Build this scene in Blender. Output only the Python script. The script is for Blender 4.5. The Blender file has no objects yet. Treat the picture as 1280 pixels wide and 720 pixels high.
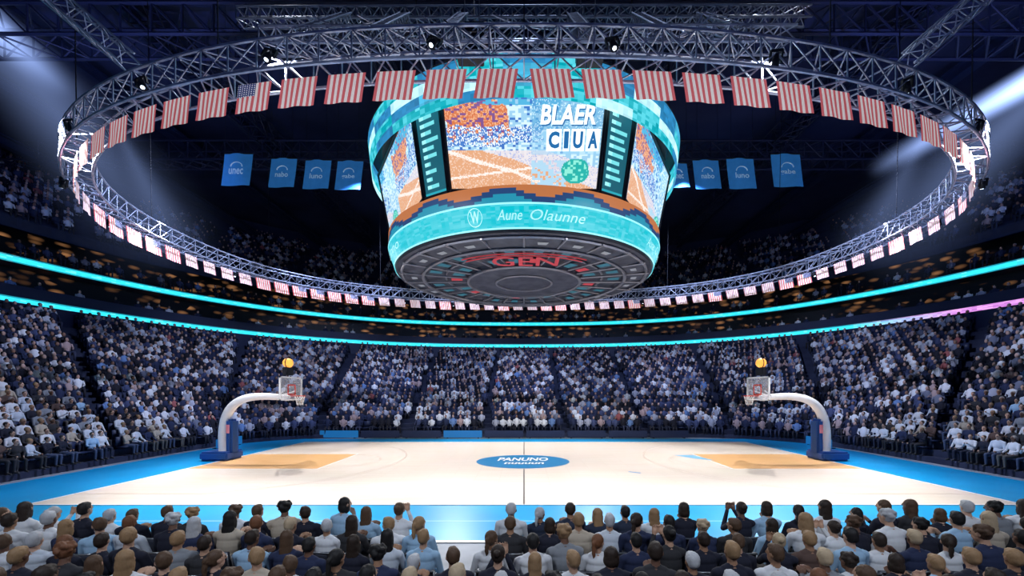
import bpy, bmesh, math, random
import numpy as np
from mathutils import Vector, Matrix
random.seed(7); rng=np.random.default_rng(11)
sc=bpy.context.scene
F=514.0; CX=655.0; HY=491.0; CH=3.2
def P(px,py,z): return Vector(((px-CX)*z/F, z, CH+(HY-py)*z/F))
COL=sc.collection
# ---------------------------------------------------------------- materials
def mat(name,color=(.5,.5,.5),rough=.6,metal=0.,emit=None,es=0.,spec=.4):
    m=bpy.data.materials.new(name); m.use_nodes=True
    b=m.node_tree.nodes['Principled BSDF']
    b.inputs['Base Color'].default_value=(*color,1); b.inputs['Roughness'].default_value=rough
    b.inputs['Metallic'].default_value=metal
    b.inputs['Specular IOR Level'].default_value=spec
    if emit: b.inputs['Emission Color'].default_value=(*emit,1); b.inputs['Emission Strength'].default_value=es
    return m
def N(m,t,**k):
    n=m.node_tree.nodes.new(t)
    for a,v in k.items(): setattr(n,a,v)
    return n
def L(m,a,b): m.node_tree.links.new(a,b)
def noisy(m,c1,c2,scale=4,detail=4,coord='Object'):
    b=m.node_tree.nodes['Principled BSDF']
    tc=N(m,'ShaderNodeTexCoord'); nz=N(m,'ShaderNodeTexNoise'); nz.inputs['Scale'].default_value=scale; nz.inputs['Detail'].default_value=detail
    r=N(m,'ShaderNodeValToRGB'); r.color_ramp.elements[0].color=(*c1,1); r.color_ramp.elements[1].color=(*c2,1)
    r.color_ramp.elements[0].position=.3; r.color_ramp.elements[1].position=.7
    L(m,tc.outputs[coord],nz.inputs['Vector']); L(m,nz.outputs['Fac'],r.inputs['Fac']); L(m,r.outputs['Color'],b.inputs['Base Color'])
    return m
def objcolor_mat(name,rough=.8,bump=0,scale=60):
    m=mat(name,rough=rough); oi=N(m,'ShaderNodeObjectInfo'); b=m.node_tree.nodes['Principled BSDF']
    tc=N(m,'ShaderNodeTexCoord'); nz=N(m,'ShaderNodeTexNoise'); nz.inputs['Scale'].default_value=scale
    mx=N(m,'ShaderNodeMix',data_type='RGBA',blend_type='MULTIPLY'); mx.inputs[0].default_value=.5
    L(m,tc.outputs['Object'],nz.inputs['Vector']); L(m,oi.outputs['Color'],mx.inputs[6]); L(m,nz.outputs['Color'],mx.inputs[7])
    hs=N(m,'ShaderNodeMix',data_type='RGBA'); hs.inputs[0].default_value=.75
    L(m,oi.outputs['Color'],hs.inputs[7]); L(m,mx.outputs[2],hs.inputs[6]); L(m,hs.outputs[2],b.inputs['Base Color'])
    if bump:
        bp=N(m,'ShaderNodeBump'); bp.inputs['Strength'].default_value=bump; L(m,nz.outputs['Fac'],bp.inputs['Height']); L(m,bp.outputs['Normal'],b.inputs['Normal'])
    return m
def randramp_mat(name,cols,rough=.6):
    m=mat(name,rough=rough); oi=N(m,'ShaderNodeObjectInfo'); r=N(m,'ShaderNodeValToRGB'); r.color_ramp.interpolation='CONSTANT'
    e=r.color_ramp.elements
    e[0].color=(*cols[0],1); e[1].color=(*cols[1],1); e[1].position=1/len(cols)
    for i,c in enumerate(cols[2:]): x=e.new((i+2)/len(cols)); x.color=(*c,1)
    L(m,oi.outputs['Random'],r.inputs['Fac']); L(m,r.outputs['Color'],m.node_tree.nodes['Principled BSDF'].inputs['Base Color'])
    return m
def attr_mat(name,emit=0.,rough=.8):
    m=mat(name,rough=rough); a=N(m,'ShaderNodeAttribute'); a.attribute_name='Col'; b=m.node_tree.nodes['Principled BSDF']
    if emit:
        b.inputs['Base Color'].default_value=(.01,.01,.01,1); L(m,a.outputs['Color'],b.inputs['Emission Color']); b.inputs['Emission Strength'].default_value=emit
    else: L(m,a.outputs['Color'],b.inputs['Base Color'])
    return m
M_skin=randramp_mat('skin',[(.55,.33,.22),(.62,.38,.27),(.35,.19,.11),(.5,.3,.2),(.16,.08,.05)],.5)
M_shirt=objcolor_mat('clothing_fabric',.85,.15)
M_hair=objcolor_mat('hair_strands',.6,.6,90)
M_pants=randramp_mat('trousers',[(.02,.025,.05),(.03,.03,.035),(.06,.08,.14),(.12,.11,.1)],.8)
M_shoe=mat('shoe_leather',(.03,.03,.03),.5)
M_dark=mat('eye_dark',(.02,.015,.01),.3)
M_lip=mat('lip',(.4,.15,.12),.5)
M_hairrand=randramp_mat('hair_random',[(.03,.02,.015),(.08,.05,.03),(.3,.2,.1),(.02,.02,.02),(.4,.36,.32)],.6)
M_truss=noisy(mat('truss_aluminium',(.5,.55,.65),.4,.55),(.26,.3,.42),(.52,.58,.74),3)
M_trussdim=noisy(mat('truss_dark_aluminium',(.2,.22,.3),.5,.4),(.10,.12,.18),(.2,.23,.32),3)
M_trussdark=mat('roof_steel',(.025,.03,.065),.6,.2)
M_black=mat('black_metal',(.015,.017,.025),.5,.2)
M_navy=mat('navy_steel',(.02,.03,.08),.5,.2)
M_chair=noisy(mat('chair_plastic',(.03,.035,.05),.5),(.02,.024,.04),(.05,.055,.075),8)
M_chrome=mat('chair_steel',(.35,.37,.4),.35,.8)
M_conc=noisy(mat('tier_concrete',(.05,.06,.1),.9),(.015,.02,.05),(.035,.045,.09),.8)
M_floor=noisy(mat('floor_concrete',(.3,.32,.36),.5),(.26,.29,.34),(.38,.41,.46),1.2)
M_white=mat('white_paint',(.85,.87,.9),.35)
M_crowd=attr_mat('crowd_clothing',0,.85)
M_led=attr_mat('led_display',1.35,.4)
M_ribbon=attr_mat('ribbon_led',1.5,.4)
M_ledtext=mat('led_white',(.1,.1,.1),.4,emit=(.9,1,1),es=1.3)
M_ledblue=mat('led_deep_blue',(.01,.02,.05),.4,emit=(.02,.16,.42),es=1.)
M_ledpale=mat('led_pale_cyan',(.1,.1,.1),.4,emit=(.45,.95,.98),es=1.0)
# ---------------------------------------------------------------- helpers
def link(o): COL.objects.link(o); return o
def meshobj(name,verts,faces,mats=(),smooth=False,parent=None):
    me=bpy.data.meshes.new(name); me.from_pydata([tuple(v) for v in verts],[],[tuple(f) for f in faces]); me.update()
    for m in mats: me.materials.append(m)
    if smooth: me.polygons.foreach_set('use_smooth',[True]*len(me.polygons))
    o=bpy.data.objects.new(name,me); link(o)
    if parent: o.parent=parent
    return o
def meta(o,label,cat,group=None,kind=None):
    o['label']=label
    if cat: o['category']=cat
    if group: o['group']=group
    if kind: o['kind']=kind
    return o
def empty(name,loc=(0,0,0)):
    o=bpy.data.objects.new(name,None); o.location=loc; o.empty_display_size=.2; return link(o)
def box(c,s,bev=0):
    bm=bmesh.new(); bmesh.ops.create_cube(bm,size=1)
    for v in bm.verts: v.co=Vector((v.co.x*s[0],v.co.y*s[1],v.co.z*s[2]))+Vector(c)
    if bev: bmesh.ops.bevel(bm,geom=list(bm.edges),offset=bev,segments=2,affect='EDGES')
    vs=[v.co.copy() for v in bm.verts]; bm.verts.index_update(); fs=[[v.index for v in f.verts] for f in bm.faces]; bm.free(); return vs,fs
def merge(parts):
    V=[];Fc=[]
    for vs,fs in parts:
        o=len(V); V+=list(vs); Fc+=[[i+o for i in f] for f in fs]
    return V,Fc
def tubes(segs,sides=5):
    V=[];Fc=[]
    for s in segs:
        p,q,r=Vector(s[0]),Vector(s[1]),s[2]; r2=s[3] if len(s)>3 else r
        d=(q-p); 
        if d.length<1e-6: continue
        d.normalize(); u=d.orthogonal().normalized(); w=d.cross(u); o=len(V)
        for c,rr in((p,r),(q,r2)):
            for k in range(sides):
                a=2*math.pi*k/sides; V.append(c+u*math.cos(a)*rr+w*math.sin(a)*rr)
        for k in range(sides):
            k2=(k+1)%sides; Fc.append([o+k,o+k2,o+sides+k2,o+sides+k])
        Fc.append([o+k for k in range(sides)][::-1]); Fc.append([o+sides+k for k in range(sides)])
    return V,Fc
def grid(fn,nu,nv,closed=False):
    V=[fn(i/nu,j/nv) for j in range(nv+1) for i in range(nu+1)]
    Fc=[[j*(nu+1)+i,j*(nu+1)+i+1,(j+1)*(nu+1)+i+1,(j+1)*(nu+1)+i] for j in range(nv) for i in range(nu)]
    return V,Fc
def led(name,fn,nu,nv,colfn,parent,m=None):
    V,Fc=grid(fn,nu,nv); o=meshobj(name,V,Fc,[m or M_led],parent=parent)
    at=o.data.color_attributes.new('Col','FLOAT_COLOR','CORNER')
    U,Vv=np.meshgrid((np.arange(nu)+.5)/nu,(np.arange(nv)+.5)/nv)
    c=colfn(U,Vv).reshape(-1,3); c=np.concatenate([c,np.ones((len(c),1))],1)
    at.data.foreach_set('color',np.repeat(c,4,axis=0).astype(np.float32).ravel()); return o
def text_geo(s,offset=.015,shear=0):
    cu=bpy.data.curves.new('t','FONT'); cu.body=s; cu.offset=offset; cu.shear=shear; cu.resolution_u=3
    o=bpy.data.objects.new('t',cu); link(o); bpy.context.view_layer.update()
    me=bpy.data.meshes.new_from_object(o.evaluated_get(bpy.context.evaluated_depsgraph_get()))
    v=np.array([x.co[:2] for x in me.vertices]); f=[list(p.vertices) for p in me.polygons]
    bpy.data.objects.remove(o); bpy.data.meshes.remove(me)
    v-=v.min(0); mx=v.max(0); return v/mx,f,mx[0]/mx[1]
def text_on(name,s,fn,u0,u1,v0,v1,m,parent,offset=.015,shear=0):
    v,f,_=text_geo(s,offset,shear); V=[fn(u0+(u1-u0)*a,v0+(v1-v0)*b) for a,b in v]
    return meshobj(name,V,f,[m],parent=parent)
def copytree(src,loc=None,rotz=None,scale=None):
    n=src.copy(); link(n)
    if loc is not None: n.location=loc
    if rotz is not None: n.rotation_euler=(0,0,rotz)
    if scale is not None: n.scale=scale if hasattr(scale,'__len__') else (scale,)*3
    for c in src.children:
        k=c.copy(); k.parent=n; link(k)
        for d in c.children:
            e=d.copy(); e.parent=k; link(e)
    return n
# ---------------------------------------------------------------- setting
o=meshobj('floor',[(-60,-6,0),(60,-6,0),(60,75,0),(-60,75,0)],[[0,1,2,3]],[M_floor]); meta(o,'grey concrete arena floor',None,kind='structure')
M_ceil=noisy(mat('ceiling_panel',(.03,.04,.1),.9),(.012,.016,.045),(.045,.06,.15),.12)
o=meshobj('ceiling',[(-60,-6,27),(-60,75,27),(60,75,27),(60,-6,27)],[[0,1,2,3]],[M_ceil]); meta(o,'dark navy arena roof underside',None,kind='structure')
YC=18.
def curve(a,b,n,lo=-32,k=260):
    pts=[]
    for i in range(k+1):
        ph=math.radians(90-(90-lo)*i/k); c,s=math.cos(ph),math.sin(ph)
        r=((abs(c)/a)**n+(abs(s)/b)**n)**(-1/n); pts.append((r*c,YC+r*s))
    p=np.array(pts); d=np.r_[0,np.cumsum(np.hypot(*np.diff(p,axis=0).T))]; return p,d
def at(cv,t):
    p,d=cv; return np.interp(t,d,p[:,0]),np.interp(t,d,p[:,1])
class Bowl:
    def __init__(s,c0,c1,z0,z1,rows):
        s.c0=curve(*c0); s.c1=curve(*c1); s.L0=s.c0[1][-1]; s.L1=s.c1[1][-1]; s.k=(s.L1-s.L0)/s.L0**2; s.z0=z0; s.z1=z1; s.rows=rows
    def pos(s,t,q):
        sg=1 if t>=0 else -1; t=abs(t); x0,y0=at(s.c0,t); x1,y1=at(s.c1,t+s.k*t*t); return sg*(x0+(x1-x0)*q),y0+(y1-y0)*q
    def rowz(s,i): return s.z0+(s.z1-s.z0)*i/(s.rows-1)
    def build(s,name,label):
        n=90; T=np.linspace(-s.L0,s.L0,2*n+1); V=[];Fc=[]; w=len(T)
        prof=[]
        for i in range(s.rows):
            if i==0: prof.append((0,max(0,s.z0-.5)))
            prof.append((i/s.rows,s.rowz(i))); prof.append(((i+1)/s.rows,s.rowz(i)))
        for q,z in prof:
            for t in T: x,y=s.pos(t,q); V.append((x,y,z))
        for j in range(len(prof)-1):
            for i in range(w-1): a=j*w+i; Fc.append([a,a+1,a+w+1,a+w])
        o=meshobj(name,V,Fc,[M_conc]); meta(o,label,'stand'); return o
lower=Bowl((18.6,12,4),(30.5,31,2.4),.25,7.4,25); lower.build('seating_stand','stepped dark concrete lower stand curving around the court')
upper=Bowl((35,35.5,2.4),(52,52,2.3),15,24.5,18); upper.build('seating_stand','steep dark upper stand under the roof')
def band(name,c,z0,z1,m,label,cat,c2=None,kind=None,fnc=None,nv=1,nseg=240):
    A=curve(*c); B=curve(*(c2 or c))
    def fn(u,v):
        t=(u*2-1); sg=1 if t>=0 else -1; x0,y0=at(A,abs(t)*A[1][-1]); x1,y1=at(B,abs(t)*B[1][-1]); return (sg*(x0+(x1-x0)*v),y0+(y1-y0)*v,z0+(z1-z0)*v)
    if fnc: o=led(name,fn,nseg,nv,fnc,None,M_ribbon)
    else:
        V,Fc=grid(fn,nseg,nv); o=meshobj(name,V,Fc,[m])
    if kind: o['kind']=kind; o['label']=label
    else: meta(o,label,cat)
    return o
M_suite=mat('suite_glass_wall',(.01,.012,.02),.4)
def setup_suite(m):
    b=m.node_tree.nodes['Principled BSDF']; tc=N(m,'ShaderNodeTexCoord'); mp=N(m,'ShaderNodeMapping'); mp.inputs['Scale'].default_value=(1.1,1.1,2.6)
    vo=N(m,'ShaderNodeTexVoronoi'); vo.inputs['Scale'].default_value=1.; L(m,tc.outputs['Object'],mp.inputs['Vector']); L(m,mp.outputs['Vector'],vo.inputs['Vector'])
    sp=N(m,'ShaderNodeSeparateColor'); L(m,vo.outputs['Color'],sp.inputs['Color'])
    r=N(m,'ShaderNodeValToRGB'); e=r.color_ramp.elements; e[0].position=.55; e[0].color=(0,0,0,1); e[1].position=1; e[1].color=(1,.45,.18,1)
    L(m,sp.outputs[0],r.inputs['Fac'])
    r2=N(m,'ShaderNodeValToRGB'); e=r2.color_ramp.elements; e[0].position=.1; e[0].color=(1,1,1,1); e[1].position=.6; e[1].color=(0,0,0,1); L(m,vo.outputs['Distance'],r2.inputs['Fac'])
    mx=N(m,'ShaderNodeMix',data_type='RGBA',blend_type='MULTIPLY'); mx.inputs[0].default_value=1; L(m,r.outputs['Color'],mx.inputs[6]); L(m,r2.outputs['Color'],mx.inputs[7])
    L(m,mx.outputs[2],b.inputs['Emission Color']); b.inputs['Emission Strength'].default_value=.34
setup_suite(M_suite)
band('wall_fascia_lower',(30.6,31.1,2.4),7.4,8.6,M_navy,'dark fascia wall above the lower stand',None,kind='structure')
band('wall_suite_lower',(35,35.2,2.4),8.6,11.6,M_suite,'dark suite level wall with warm lights',None,kind='structure')
band('wall_suite_upper',(38,38.2,2.4),12.2,15,M_suite,'dark suite level wall with warm lights',None,kind='structure')
band('trim_1',(31.8,32.1,2.4),8.6,8.6,M_navy,'suite level slab underside',None,c2=(36,36.2,2.4),kind='structure')
band('trim_2',(33.7,34.1,2.4),11.6,11.6,M_navy,'suite level slab underside',None,c2=(38.5,38.7,2.4),kind='structure')
band('trim_3',(33.7,34.1,2.4),12.2,12.2,M_navy,'suite level slab',None,c2=(38.5,38.7,2.4),kind='structure')
band('trim_4',(31.8,32.1,2.4),9.15,9.15,M_navy,'suite level slab',None,c2=(36,36.2,2.4),kind='structure')
band('trim_5',(35,35.5,2.4),14.3,15.1,M_navy,'upper stand fascia',None,kind='structure')
band('trim_6',(31.75,32.05,2.4),9.15,9.85,M_navy,'dark suite balustrade',None,kind='structure')
band('wall_back',(52.2,52.2,2.3),14,27,M_navy,'dark arena back wall',None,kind='structure')
def ribc(pink):
    def f(U,V):
        n=rng.random(U.shape); c=np.zeros(U.shape+(3,)); c[...,0]=.03+.1*(n>.9); c[...,1]=.56+.2*n; c[...,2]=.78+.15*n
        k=(V<.17)|(V>.83); c[k]*=.35
        if pink:
            g=np.clip((U-.74)/.05,0,1)[...,None]; p=np.stack([.42+.3*n,.12+.25*n,.5+.25*n],-1); c=c*(1-g)+p*g
        return c
    return f
band('ribbon_display',(31.7,32.0,2.4),8.65,9.12,None,'thin glowing cyan ribbon display below the suites','display',fnc=ribc(True),nv=6,nseg=500)
band('ribbon_display',(33.6,34.0,2.4),11.66,12.12,None,'thin glowing cyan ribbon display on the upper fascia','display',fnc=ribc(False),nv=6,nseg=500)
# ---------------------------------------------------------------- court
X0,X1,Y0,Y1=-14.1,14.2,11.67,26.5
court=empty('basketball_court'); meta(court,'pale maple basketball court with bright blue apron and tan keys','court')
M_apron=noisy(mat('apron_blue',(.01,.3,.65),.35),(.004,.3,.64),(.008,.37,.74),.6)
o=meshobj('apron',*box((0,18.6,.01),(36,19.6,.02)),[M_apron],parent=court)
M_wood=mat('maple_planks',(.8,.7,.58),.25)
def wood(m,c1,c2):
    b=m.node_tree.nodes['Principled BSDF']; tc=N(m,'ShaderNodeTexCoord'); br=N(m,'ShaderNodeTexBrick'); br.inputs['Scale'].default_value=1
    br.inputs['Brick Width'].default_value=1.8; br.inputs['Row Height'].default_value=.12; br.inputs['Mortar Size'].default_value=.004
    br.inputs['Color1'].default_value=(*c1,1); br.inputs['Color2'].default_value=(*c2,1); br.inputs['Mortar'].default_value=(c2[0]*.7,c2[1]*.65,c2[2]*.6,1)
    nz=N(m,'ShaderNodeTexNoise'); nz.inputs['Scale'].default_value=.5; nz.inputs['Detail'].default_value=5
    mx=N(m,'ShaderNodeMix',data_type='RGBA',blend_type='MULTIPLY'); mx.inputs[0].default_value=.08
    L(m,tc.outputs['Object'],br.inputs['Vector']); L(m,tc.outputs['Object'],nz.inputs['Vector']); L(m,br.outputs['Color'],mx.inputs[6]); L(m,nz.outputs['Color'],mx.inputs[7]); L(m,mx.outputs[2],b.inputs['Base Color'])
wood(M_wood,(.92,.82,.72),(.88,.77,.66))
M_key=mat('key_wood',(.7,.4,.18),.3); wood(M_key,(.9,.54,.24),(.85,.48,.2))
o=meshobj('playing_surface',*box(((X0+X1)/2,(Y0+Y1)/2,.02),(X1-X0,Y1-Y0,.024)),[M_wood],parent=court)
M_line=mat('white_line',(.95,.94,.93),.3); M_dline=mat('dark_line',(.12,.1,.1),.4); M_blue=mat('logo_blue',(.003,.2,.46),.35)
ZT=.0335
def flat(segs,w,z=ZT):
    V=[];Fc=[]
    for (x0,y0,x1,y1) in segs:
        d=Vector((x1-x0,y1-y0)); 
        if d.length==0: continue
        d.normalize(); n=Vector((-d.y,d.x))*w/2; o=len(V)
        V+=[(x0-n.x,y0-n.y,z),(x1-n.x,y1-n.y,z),(x1+n.x,y1+n.y,z),(x0+n.x,y0+n.y,z)]; Fc.append([o,o+1,o+2,o+3])
    return V,Fc
def arc(cx,cy,r,a0,a1,n=40,clipx=None):
    s=[]
    for i in range(n):
        a=math.radians(a0+(a1-a0)*i/n); b=math.radians(a0+(a1-a0)*(i+1)/n)
        s.append((cx+r*math.cos(a),cy+r*math.sin(a),cx+r*math.cos(b),cy+r*math.sin(b)))
    return s
ym=19.2
M_tan=mat('tan_line',(.66,.54,.46),.3)
for sx,xe in((-1,X0),(1,X1)):
    xi=xe-sx*5.5
    meshobj('key_area',[(xe,ym-2.1,ZT-.001),(xi,ym-2.1,ZT-.001),(xi,ym+2.1,ZT-.001),(xe,ym+2.1,ZT-.001)],[[0,1,2,3]] if sx<0 else [[3,2,1,0]],[M_key],parent=court)
    s=[(xe,ym-2.1,xi,ym-2.1),(xi,ym-2.1,xi,ym+2.1),(xe,ym+2.1,xi,ym+2.1)]
    meshobj('key_marking',*flat(s,.08,ZT+.001),[M_line],parent=court)
    meshobj('free_throw_circle',*flat(arc(xi,ym,1.8,-90,90) if sx<0 else arc(xi,ym,1.8,90,270),.06,ZT+.001),[M_tan],parent=court)
    a0=69; cx=xe-sx*1.6
    s=arc(cx,ym,6.75,-a0,a0) if sx<0 else arc(cx,ym,6.75,180-a0,180+a0)
    for q in(-1,1): s.append((xe,ym+q*6.3,cx-sx*2.42,ym+q*6.3))
    meshobj('three_point_line',*flat(s,.06,ZT+.001),[M_tan],parent=court)
meshobj('boundary_line',*flat([(X0,Y0,X1,Y0),(X0,Y1,X1,Y1),(X0,Y0,X0,Y1),(X1,Y0,X1,Y1)],.09,ZT),[M_line],parent=court)
meshobj('half_court_line',*flat([(0,Y0,0,17.1),(0,21.1,0,Y1)],.05,ZT+.001),[M_dline],parent=court)
n=64; V=[(0,19,ZT+.002)]+[(2.15*math.cos(2*math.pi*i/n)-.05,19.05+1.85*math.sin(2*math.pi*i/n),ZT+.002) for i in range(n)]
meshobj('centre_emblem',V,[[0,i+1,(i+1)%n+1] for i in range(n)],[M_blue],parent=court)
text_on('emblem_lettering','PANUNO',lambda u,v:(-1.25+2.4*u,19.1+1.0*v,ZT+.006),0,1,0,1,M_line,court,.03,.2)
text_on('emblem_lettering','nuuuun',lambda u,v:(-.9+1.8*u,18.25+.45*v,ZT+.006),0,1,0,1,M_line,court,.03,.2)
meshobj('floor_mark',[(7.6,20.9,ZT+.003),(8.6,20.9,ZT+.003),(8.9,19.2,ZT+.003),(8.2,19.8,ZT+.003)],[[0,3,2,1]],[mat('pale_blue_paint',(.25,.55,.8),.3)],parent=court)
meshobj('floor_mark',*flat([(4.2,16.5,4.6,16.2)],.14,ZT+.003),[M_blue],parent=court)
meshobj('apron_seam',*flat([(-18,10.2,18,10.2)],.05,.0215),[mat('seam_pale',(.3,.6,.85),.4)],parent=court)
meshobj('apron_edge',*flat([(-18,8.8,18,8.8)],.12,.0215),[M_line],parent=court)
# ---------------------------------------------------------------- hoops
M_glass=mat('backboard_glass',(.75,.8,.88),.1,spec=.6); M_glass.node_tree.nodes['Principled BSDF'].inputs['Alpha'].default_value=.3
M_red=mat('rim_red',(.75,.06,.03),.4); M_orange=mat('lamp_orange',(.9,.4,.05),.4,emit=(1,.42,.08),es=1.0); M_pad=mat('pad_blue',(.015,.07,.28),.5); M_net=mat('net_cord',(.85,.85,.85),.7)
M_pink=mat('pad_pink',(.7,.25,.3),.5)
def hoop(xb,sx):
    h=empty('basketball_hoop',(0,0,0)); meta(h,'white curved-arm basketball hoop with clear backboard, blue padded base','basketball hoop','basketball hoops')
    y=19.6; X=lambda d:xb-sx*d
    def pt(d,yy,z): return (X(d),yy,z)
    vs,fs=box((X(3.3),y,.25),(1.3,1.2,.4),.08); meshobj('base',vs,fs,[M_pad],parent=h)
    vs,fs=box((X(2.8),y,1.1),(.3,.6,1.7),.1); meshobj('base_pad',vs,fs,[M_pad],parent=h)
    vs,fs=box((X(2.8),y-.31,1.5),(.16,.02,.4),.005); meshobj('pad_emblem',vs,fs,[M_pink],parent=h)
    ctrl=[(3.15,.35),(3.3,1.7),(3.2,2.85),(2.5,3.2),(1.2,3.05),(.1,2.95)]
    def bez(t):
        n=len(ctrl)-1; c=[Vector((a,b,0)) for a,b in ctrl]
        while len(c)>1: c=[c[i].lerp(c[i+1],t) for i in range(len(c)-1)]
        return c[0]
    V=[];Fc=[];K=24;S=12
    for i in range(K+1):
        t=i/K; c=bez(t); d=(bez(min(1,t+.01))-bez(max(0,t-.01))).normalized(); nrm=Vector((-d.y,d.x,0)); r=.25*(1-t)+.14*t; ry=.26*(1-t)+.12*t
        for k in range(S):
            a=2*math.pi*k/S; q=c+nrm*math.cos(a)*r; V.append((X(q.x),y+math.sin(a)*ry,q.y))
    for i in range(K):
        for k in range(S): Fc.append([i*S+k,i*S+(k+1)%S,(i+1)*S+(k+1)%S,(i+1)*S+k])
    Fc.append(list(range(S))); Fc.append([K*S+k for k in range(S)][::-1])
    meshobj('arm',V,Fc,[M_white],True,h)
    for q in(-.5,.5):
        V,Fc=tubes([(pt(.04,y+q,3.3),pt(.7,y,3.0),.03)],8); meshobj('brace',V,Fc,[M_white],parent=h)
    vs,fs=box((X(0),y,3.4),(.03,1.8,1.06)); meshobj('backboard',vs,fs,[M_glass],parent=h)
    fr=[]
    for zz in(2.87,3.93): fr.append(box((X(0),y,zz),(.07,1.86,.06)))
    for yy in(-.9,.9): fr.append(box((X(0),y+yy,3.4),(.07,.06,1.12)))
    V,Fc=merge(fr); meshobj('backboard_frame',V,Fc,[M_white],parent=h)
    fr=[]
    for zz in(3.12,3.57): fr.append(box((X(-.03),y,zz),(.02,.61,.05)))
    for yy in(-.3,.3): fr.append(box((X(-.03),y+yy,3.345),(.02,.05,.5)))
    V,Fc=merge(fr); meshobj('shooter_square',V,Fc,[M_red],parent=h)
    seg=[]; rc=X(-.42)
    for i in range(24):
        a=2*math.pi*i/24;b=2*math.pi*(i+1)/24; seg.append(((rc+.23*math.cos(a),y+.23*math.sin(a),3.05),(rc+.23*math.cos(b),y+.23*math.sin(b),3.05),.018))
    seg.append(((X(-.02),y-.1,3.05),(X(-.2),y-.1,3.05),.02)); seg.append(((X(-.02),y+.1,3.05),(X(-.2),y+.1,3.05),.02))
    V,Fc=tubes(seg,6); meshobj('rim',V,Fc,[M_red],parent=h)
    seg=[];R=[.225,.19,.15,.13];Z=[3.04,2.9,2.75,2.62]
    for l in range(3):
        for i in range(12):
            for dd in(-.5,.5):
                a=2*math.pi*(i+.5*(l%2))/12; b=a+2*math.pi/12*dd
                seg.append(((rc+R[l]*math.cos(a),y+R[l]*math.sin(a),Z[l]),(rc+R[l+1]*math.cos(b),y+R[l+1]*math.sin(b),Z[l+1]),.007))
    V,Fc=tubes(seg,4); meshobj('net',V,Fc,[M_net],parent=h)
    vs,fs=box((X(.15),y,4.22),(.22,.6,.38),.03); meshobj('shot_clock',vs,fs,[M_black],parent=h)
    V,Fc=tubes([(pt(.15,y,3.85),pt(.15,y,4.1),.03)],6); meshobj('clock_post',V,Fc,[M_black],parent=h)
    bm=bmesh.new(); bmesh.ops.create_uvsphere(bm,u_segments=20,v_segments=12,radius=.23)
    me=bpy.data.meshes.new('beacon'); bm.to_mesh(me); bm.free(); me.materials.append(M_orange); b=link(bpy.data.objects.new('beacon',me)); b.location=(X(.15),y,4.62); b.parent=h
    seg=[((X(.15),y+.235*math.cos(2*math.pi*i/20),4.62+.235*math.sin(2*math.pi*i/20)),(X(.15),y+.235*math.cos(2*math.pi*(i+1)/20),4.62+.235*math.sin(2*math.pi*(i+1)/20)),.02) for i in range(20)]
    V,Fc=tubes(seg,5); meshobj('beacon_band',V,Fc,[M_black],parent=h)
hoop(-11.1,1); hoop(11.15,-1)
M_adb=mat('board_blue',(.01,.1,.3),.4,emit=(.02,.25,.6),es=.35)
def adboard(x,y,l,rot,colr):
    e=empty('advertising_board',(x,y,0)); e.rotation_euler=(0,0,rot)
    meta(e,'low glowing blue courtside advertising board' if colr else 'low dark navy courtside advertising board','advertising board','courtside boards')
    vs,fs=box((0,0,.3),(l,.08,.5),.02); meshobj('panel',vs,fs,[M_adb if colr else M_navy],parent=e)
    for q in(-.4,.4): vs,fs=box((l*q,.15,.03),(.08,.4,.06)); meshobj('foot',vs,fs,[M_black],parent=e)
for i,x in enumerate(np.arange(-13,13.1,2.9)): adboard(x,28.9,2.7,0,i in(0,3,9))
adboard(-17.4,24.3,2.1,math.pi/2,True); adboard(17.4,24.3,2.1,-math.pi/2,True)
# ---------------------------------------------------------------- ring truss
RC=19.4; RA,RB,RN=16.1,10.9,2.4; RZ=CH+7.0
def ringpt(ph,off=0):
    c,s=math.cos(ph),math.sin(ph); r=((abs(c)/(RA+off))**RN+(abs(s)/(RB+off))**RN)**(-1/RN); return r*c,RC+r*s
def ringcurve(off,n):
    ph=np.linspace(-math.pi/2,1.5*math.pi,1441); p=np.array([ringpt(a,off) for a in ph]); d=np.r_[0,np.cumsum(np.hypot(*np.diff(p,axis=0).T))]
    t=np.arange(n)/n*d[-1]; return np.stack([np.interp(t,d,p[:,0]),np.interp(t,d,p[:,1])],1)
NS=130; ci=ringcurve(-.32,NS); co=ringcurve(.32,NS)
seg=[[],[],[],[]];br=[]
for i in range(NS):
    j=(i+1)%NS
    A=[(*co[i],RZ+.33),(*ci[i],RZ+.33),(*co[i],RZ-.3),(*ci[i],RZ-.3)]; B=[(*co[j],RZ+.33),(*ci[j],RZ+.33),(*co[j],RZ-.3),(*ci[j],RZ-.3)]
    for k in range(4): seg[k].append((A[k],B[k],.036))
    br+=[(A[0],A[1],.018),(A[2],A[3],.018),(A[0],A[2],.018),(A[1],A[3],.018),(A[0],B[2],.018),(A[1],B[3],.018),(A[0],B[1],.018),(A[3],B[2],.018),(A[2],B[0],.014)]
rt=empty('ring_truss',(0,RC,RZ)); meta(rt,'large oval aluminium lattice truss hung around the scoreboard','truss')
def local(V,c): c=Vector(c); return [Vector(v)-c for v in V]
for k in range(4):
    V,Fc=tubes(seg[k],6); meshobj('chord',local(V,(0,RC,RZ)),Fc,[M_truss],parent=rt)
V,Fc=tubes(br,4); b_=meshobj('lattice_bracing',local(V,(0,RC,RZ)),Fc,[M_truss],parent=rt); b_['kind']='stuff'
rc0=ringcurve(0,NS)
for i in range(0,NS,10):
    x,y=rc0[i]; V,Fc=tubes([((x,y-RC,.3),(x*1.02,y-RC,26.9-RZ),.015)],4); meshobj('hoist_cable',V,Fc,[M_black],parent=rt)
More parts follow.
